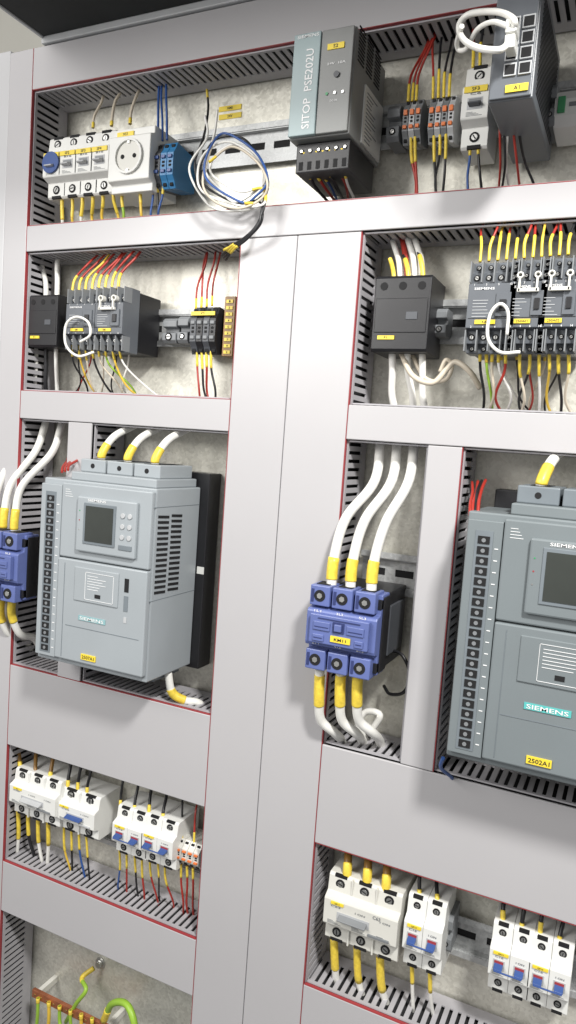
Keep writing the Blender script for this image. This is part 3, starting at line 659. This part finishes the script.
wire([(400,350,.02),(412,375,.012),(432,383,.008),(446,370,.01),(456,362,.01),(470,372,.01),(480,388,.02)],.0022,'beige','beige cable drooping between the black block and dark contactors',(),'cable','cable')
wire([(410,350,.025),(425,378,.02),(445,380,.02),(452,366,.02),(446,360,.018),(440,372,.018)],.0018,'beige','thinner beige cable curled under the right mounting rail',(),'cable','cable')
# C1 cables
for i,(a,b_) in enumerate((((30,412),(-8,534)),((48,414),(3,536)),((64,416),(14,538)))):
    wire([(b_[0],b_[1],-.010),(b_[0]+1,b_[1]-22,-.010),(b_[0]+8,b_[1]-52,-.002),(a[0]-13,a[1]+38,.012),(a[0]-4,a[1]+14,.022),(a[0],a[1]-4,.03)],.0036,'white',f'{ORD[i]} thick white cable from the left above the cut-off blue contactor',((.06,.2),),'power_cable','cable',n=12)
for i,x in enumerate((-12,1,12)):
    wire([(x,598,-.010),(x,616,-.008),(x+8,634,.002),(x+22,638,.02),(x+30,652,.035)],.0036,'white',f'{ORD[i]} thick white cable from the left below the cut-off blue contactor',((.0,.3),),'power_cable','cable',n=12)
# G1 cables
for i,(a,b_) in enumerate((((381,430),(331,590)),((398,430),(350,592)),((415,430),(371,594)))):
    wire([(b_[0],b_[1],-.018),(b_[0]+3,b_[1]-32,-.016),(b_[0]+15,b_[1]-72,-.006),(a[0]-6,a[1]+50,.012),(a[0],a[1],.03)],.0040,'white',f'{ORD[i]} thick white cable from the left above the right blue contactor',((.06,.18),),'power_cable','cable',n=14)
for i,x in enumerate((320,341,358)):
    wire([(x,668,-.018),(x-1,698,-.016),(x+1,720,-.01),(x+15,733,.0),(x+22,742,.02),(x+24,760,.035)],.0038,'white',f'{ORD[i]} thick white cable from the left below the right blue contactor',((.05,.27),),'power_cable','cable',n=14)
wire([(388,650,.02),(402,655,.01),(410,675,.01),(404,692,.015),(390,694,.025),(384,686,.04)],.0014,'black','thin black wire curving right of the blue contactor',())
wire([(372,730,.02),(380,715,.018),(366,712,.02),(358,726,.02),(372,748,.035)],.0028,'white','white cable curl below the right blue contactor',(),'cable','cable')
wire([(168,672,.0),(172,692,.002),(184,700,.008),(200,704,.018),(212,720,.04)],.0036,'white','thick white cable leaving the bottom of the left soft starter',((.2,.42),),'power_cable','cable',n=12)
fan('left of the top of the right soft starter',(470,516),(478,512),(470,482),(488,480),-.03,.02,['red','red','black','red'],.0012,0)
fan('left of the top of the left soft starter',(62,472),(68,470),(66,458),(80,456),-.02,.03,['red','red','red'],.0012,0)
wire([(443,758,-.03),(441,768,-.02),(452,778,.0),(456,790,.03)],.0014,'blue','short blue wire under the right soft starter',())
# D row
fan('above the first lower left breaker',(20,780),(50,790),(22,738),(52,746),.012,.03,['brown','brown','brown'],.0020,.35)
fan('above the second lower left breaker',(68,795),(87,801),(70,752),(92,760),.014,.03,['black','black','black'],.0016,.35)
fan('above the blue-levered pair of lower left breakers',(120,814),(163,826),(124,768),(168,784),.012,.03,['black','black','black','black'],.0014,.35)
fan('below the first lower left breaker',(18,808),(48,818),(26,882),(56,894),.012,.038,['white','black','white','white'],.0018,.32,jit=5)
fan('below the second lower left breaker',(64,824),(86,830),(72,898),(96,904),.014,.038,['yellow','black','blue','black'],.0010,.3,jit=5)
fan('below the blue-levered pair of lower left breakers',(119,842),(165,858),(122,910),(174,922),.012,.038,['blue','red','black','red','red','black','red'],.0009,.32,jit=6)
fan('above the small orange terminals',(182,844),(194,848),(184,796),(197,800),.016,.03,['black','red'],.0010,.3)
fan('below the small orange terminals',(181,864),(193,868),(182,918),(196,922),.016,.03,['red','red','red'],.0010,.2)
# H row
for i,(x,y) in enumerate(((347,890),(367,896),(386,902))):
    wire([(x,y,.008),(x,y-14,.008),(x+1,y-30,.012),(x+2,y-50,.03)],.0034,'brown',f'{ORD[i]} thick brown cable from the left above the large three-pole breaker',((.2,.50),),'power_cable','cable',n=12)
fan('above the first two-pole breaker at lower right',(419,912),(437,916),(424,862),(440,866),.010,.03,['black','black'],.0016,.5)
fan('above the pair at bottom right',(502,940),(558,960),(506,888),(566,906),.010,.03,['black','black','black','black'],.0016,.5)
fan('below the large three-pole breaker',(334,938),(380,956),(342,1022),(390,1044),.012,.038,['white','white','white'],.0030,.32,jit=5)
fan('below the first two-pole breaker at lower right',(412,962),(430,970),(414,1034),(434,1040),.012,.038,['white','white'],.0015,.28)
# E row
wire([(94,968,.040),(82,978,.03),(86,990,.02),(76,1004,.02),(66,1022,.03)],.0022,'green','yellow-green wire from the bolt to the earth bar',((0,.2),))
wire([(104,1020,.02),(112,1004,.01),(126,1004,.005),(134,1022,.0),(136,1050,.0)],.0034,'green','thick yellow-green cable arching beside the earth bar',((0,.2),),'cable','cable')
fan('below the earth bar',(38,998),(92,1018),(36,1040),(96,1062),.018,.02,['green','yellow','green','green','yellow','green'],.0018,.1)
# ---------------------------------------------------------------- light
def area(loc,tgt,size,e,c):
    L=bpy.data.lights.new('lamp','AREA'); L.energy=e; L.size=size; L.color=c; o=bpy.data.objects.new('lamp',L); COL.objects.link(o); o.location=loc
    o.rotation_euler=(Vector(tgt)-Vector(loc)).to_track_quat('-Z','Y').to_euler()
area((.30,-.62,CZ+.70),(-.02,0,CZ+.04),.12,18,(1,.985,.95))
area((-.8,-1.0,CZ+.45),(-.1,0,CZ-.05),.5,11,(1,.98,.95))
Wd=bpy.data.worlds.new('World'); S.world=Wd; Wd.use_nodes=True; Wd.node_tree.nodes['Background'].inputs[0].default_value=(1,.99,.98,1); Wd.node_tree.nodes['Background'].inputs[1].default_value=.48
S.view_settings.view_transform='Standard'; S.view_settings.look='None'; S.view_settings.exposure=0
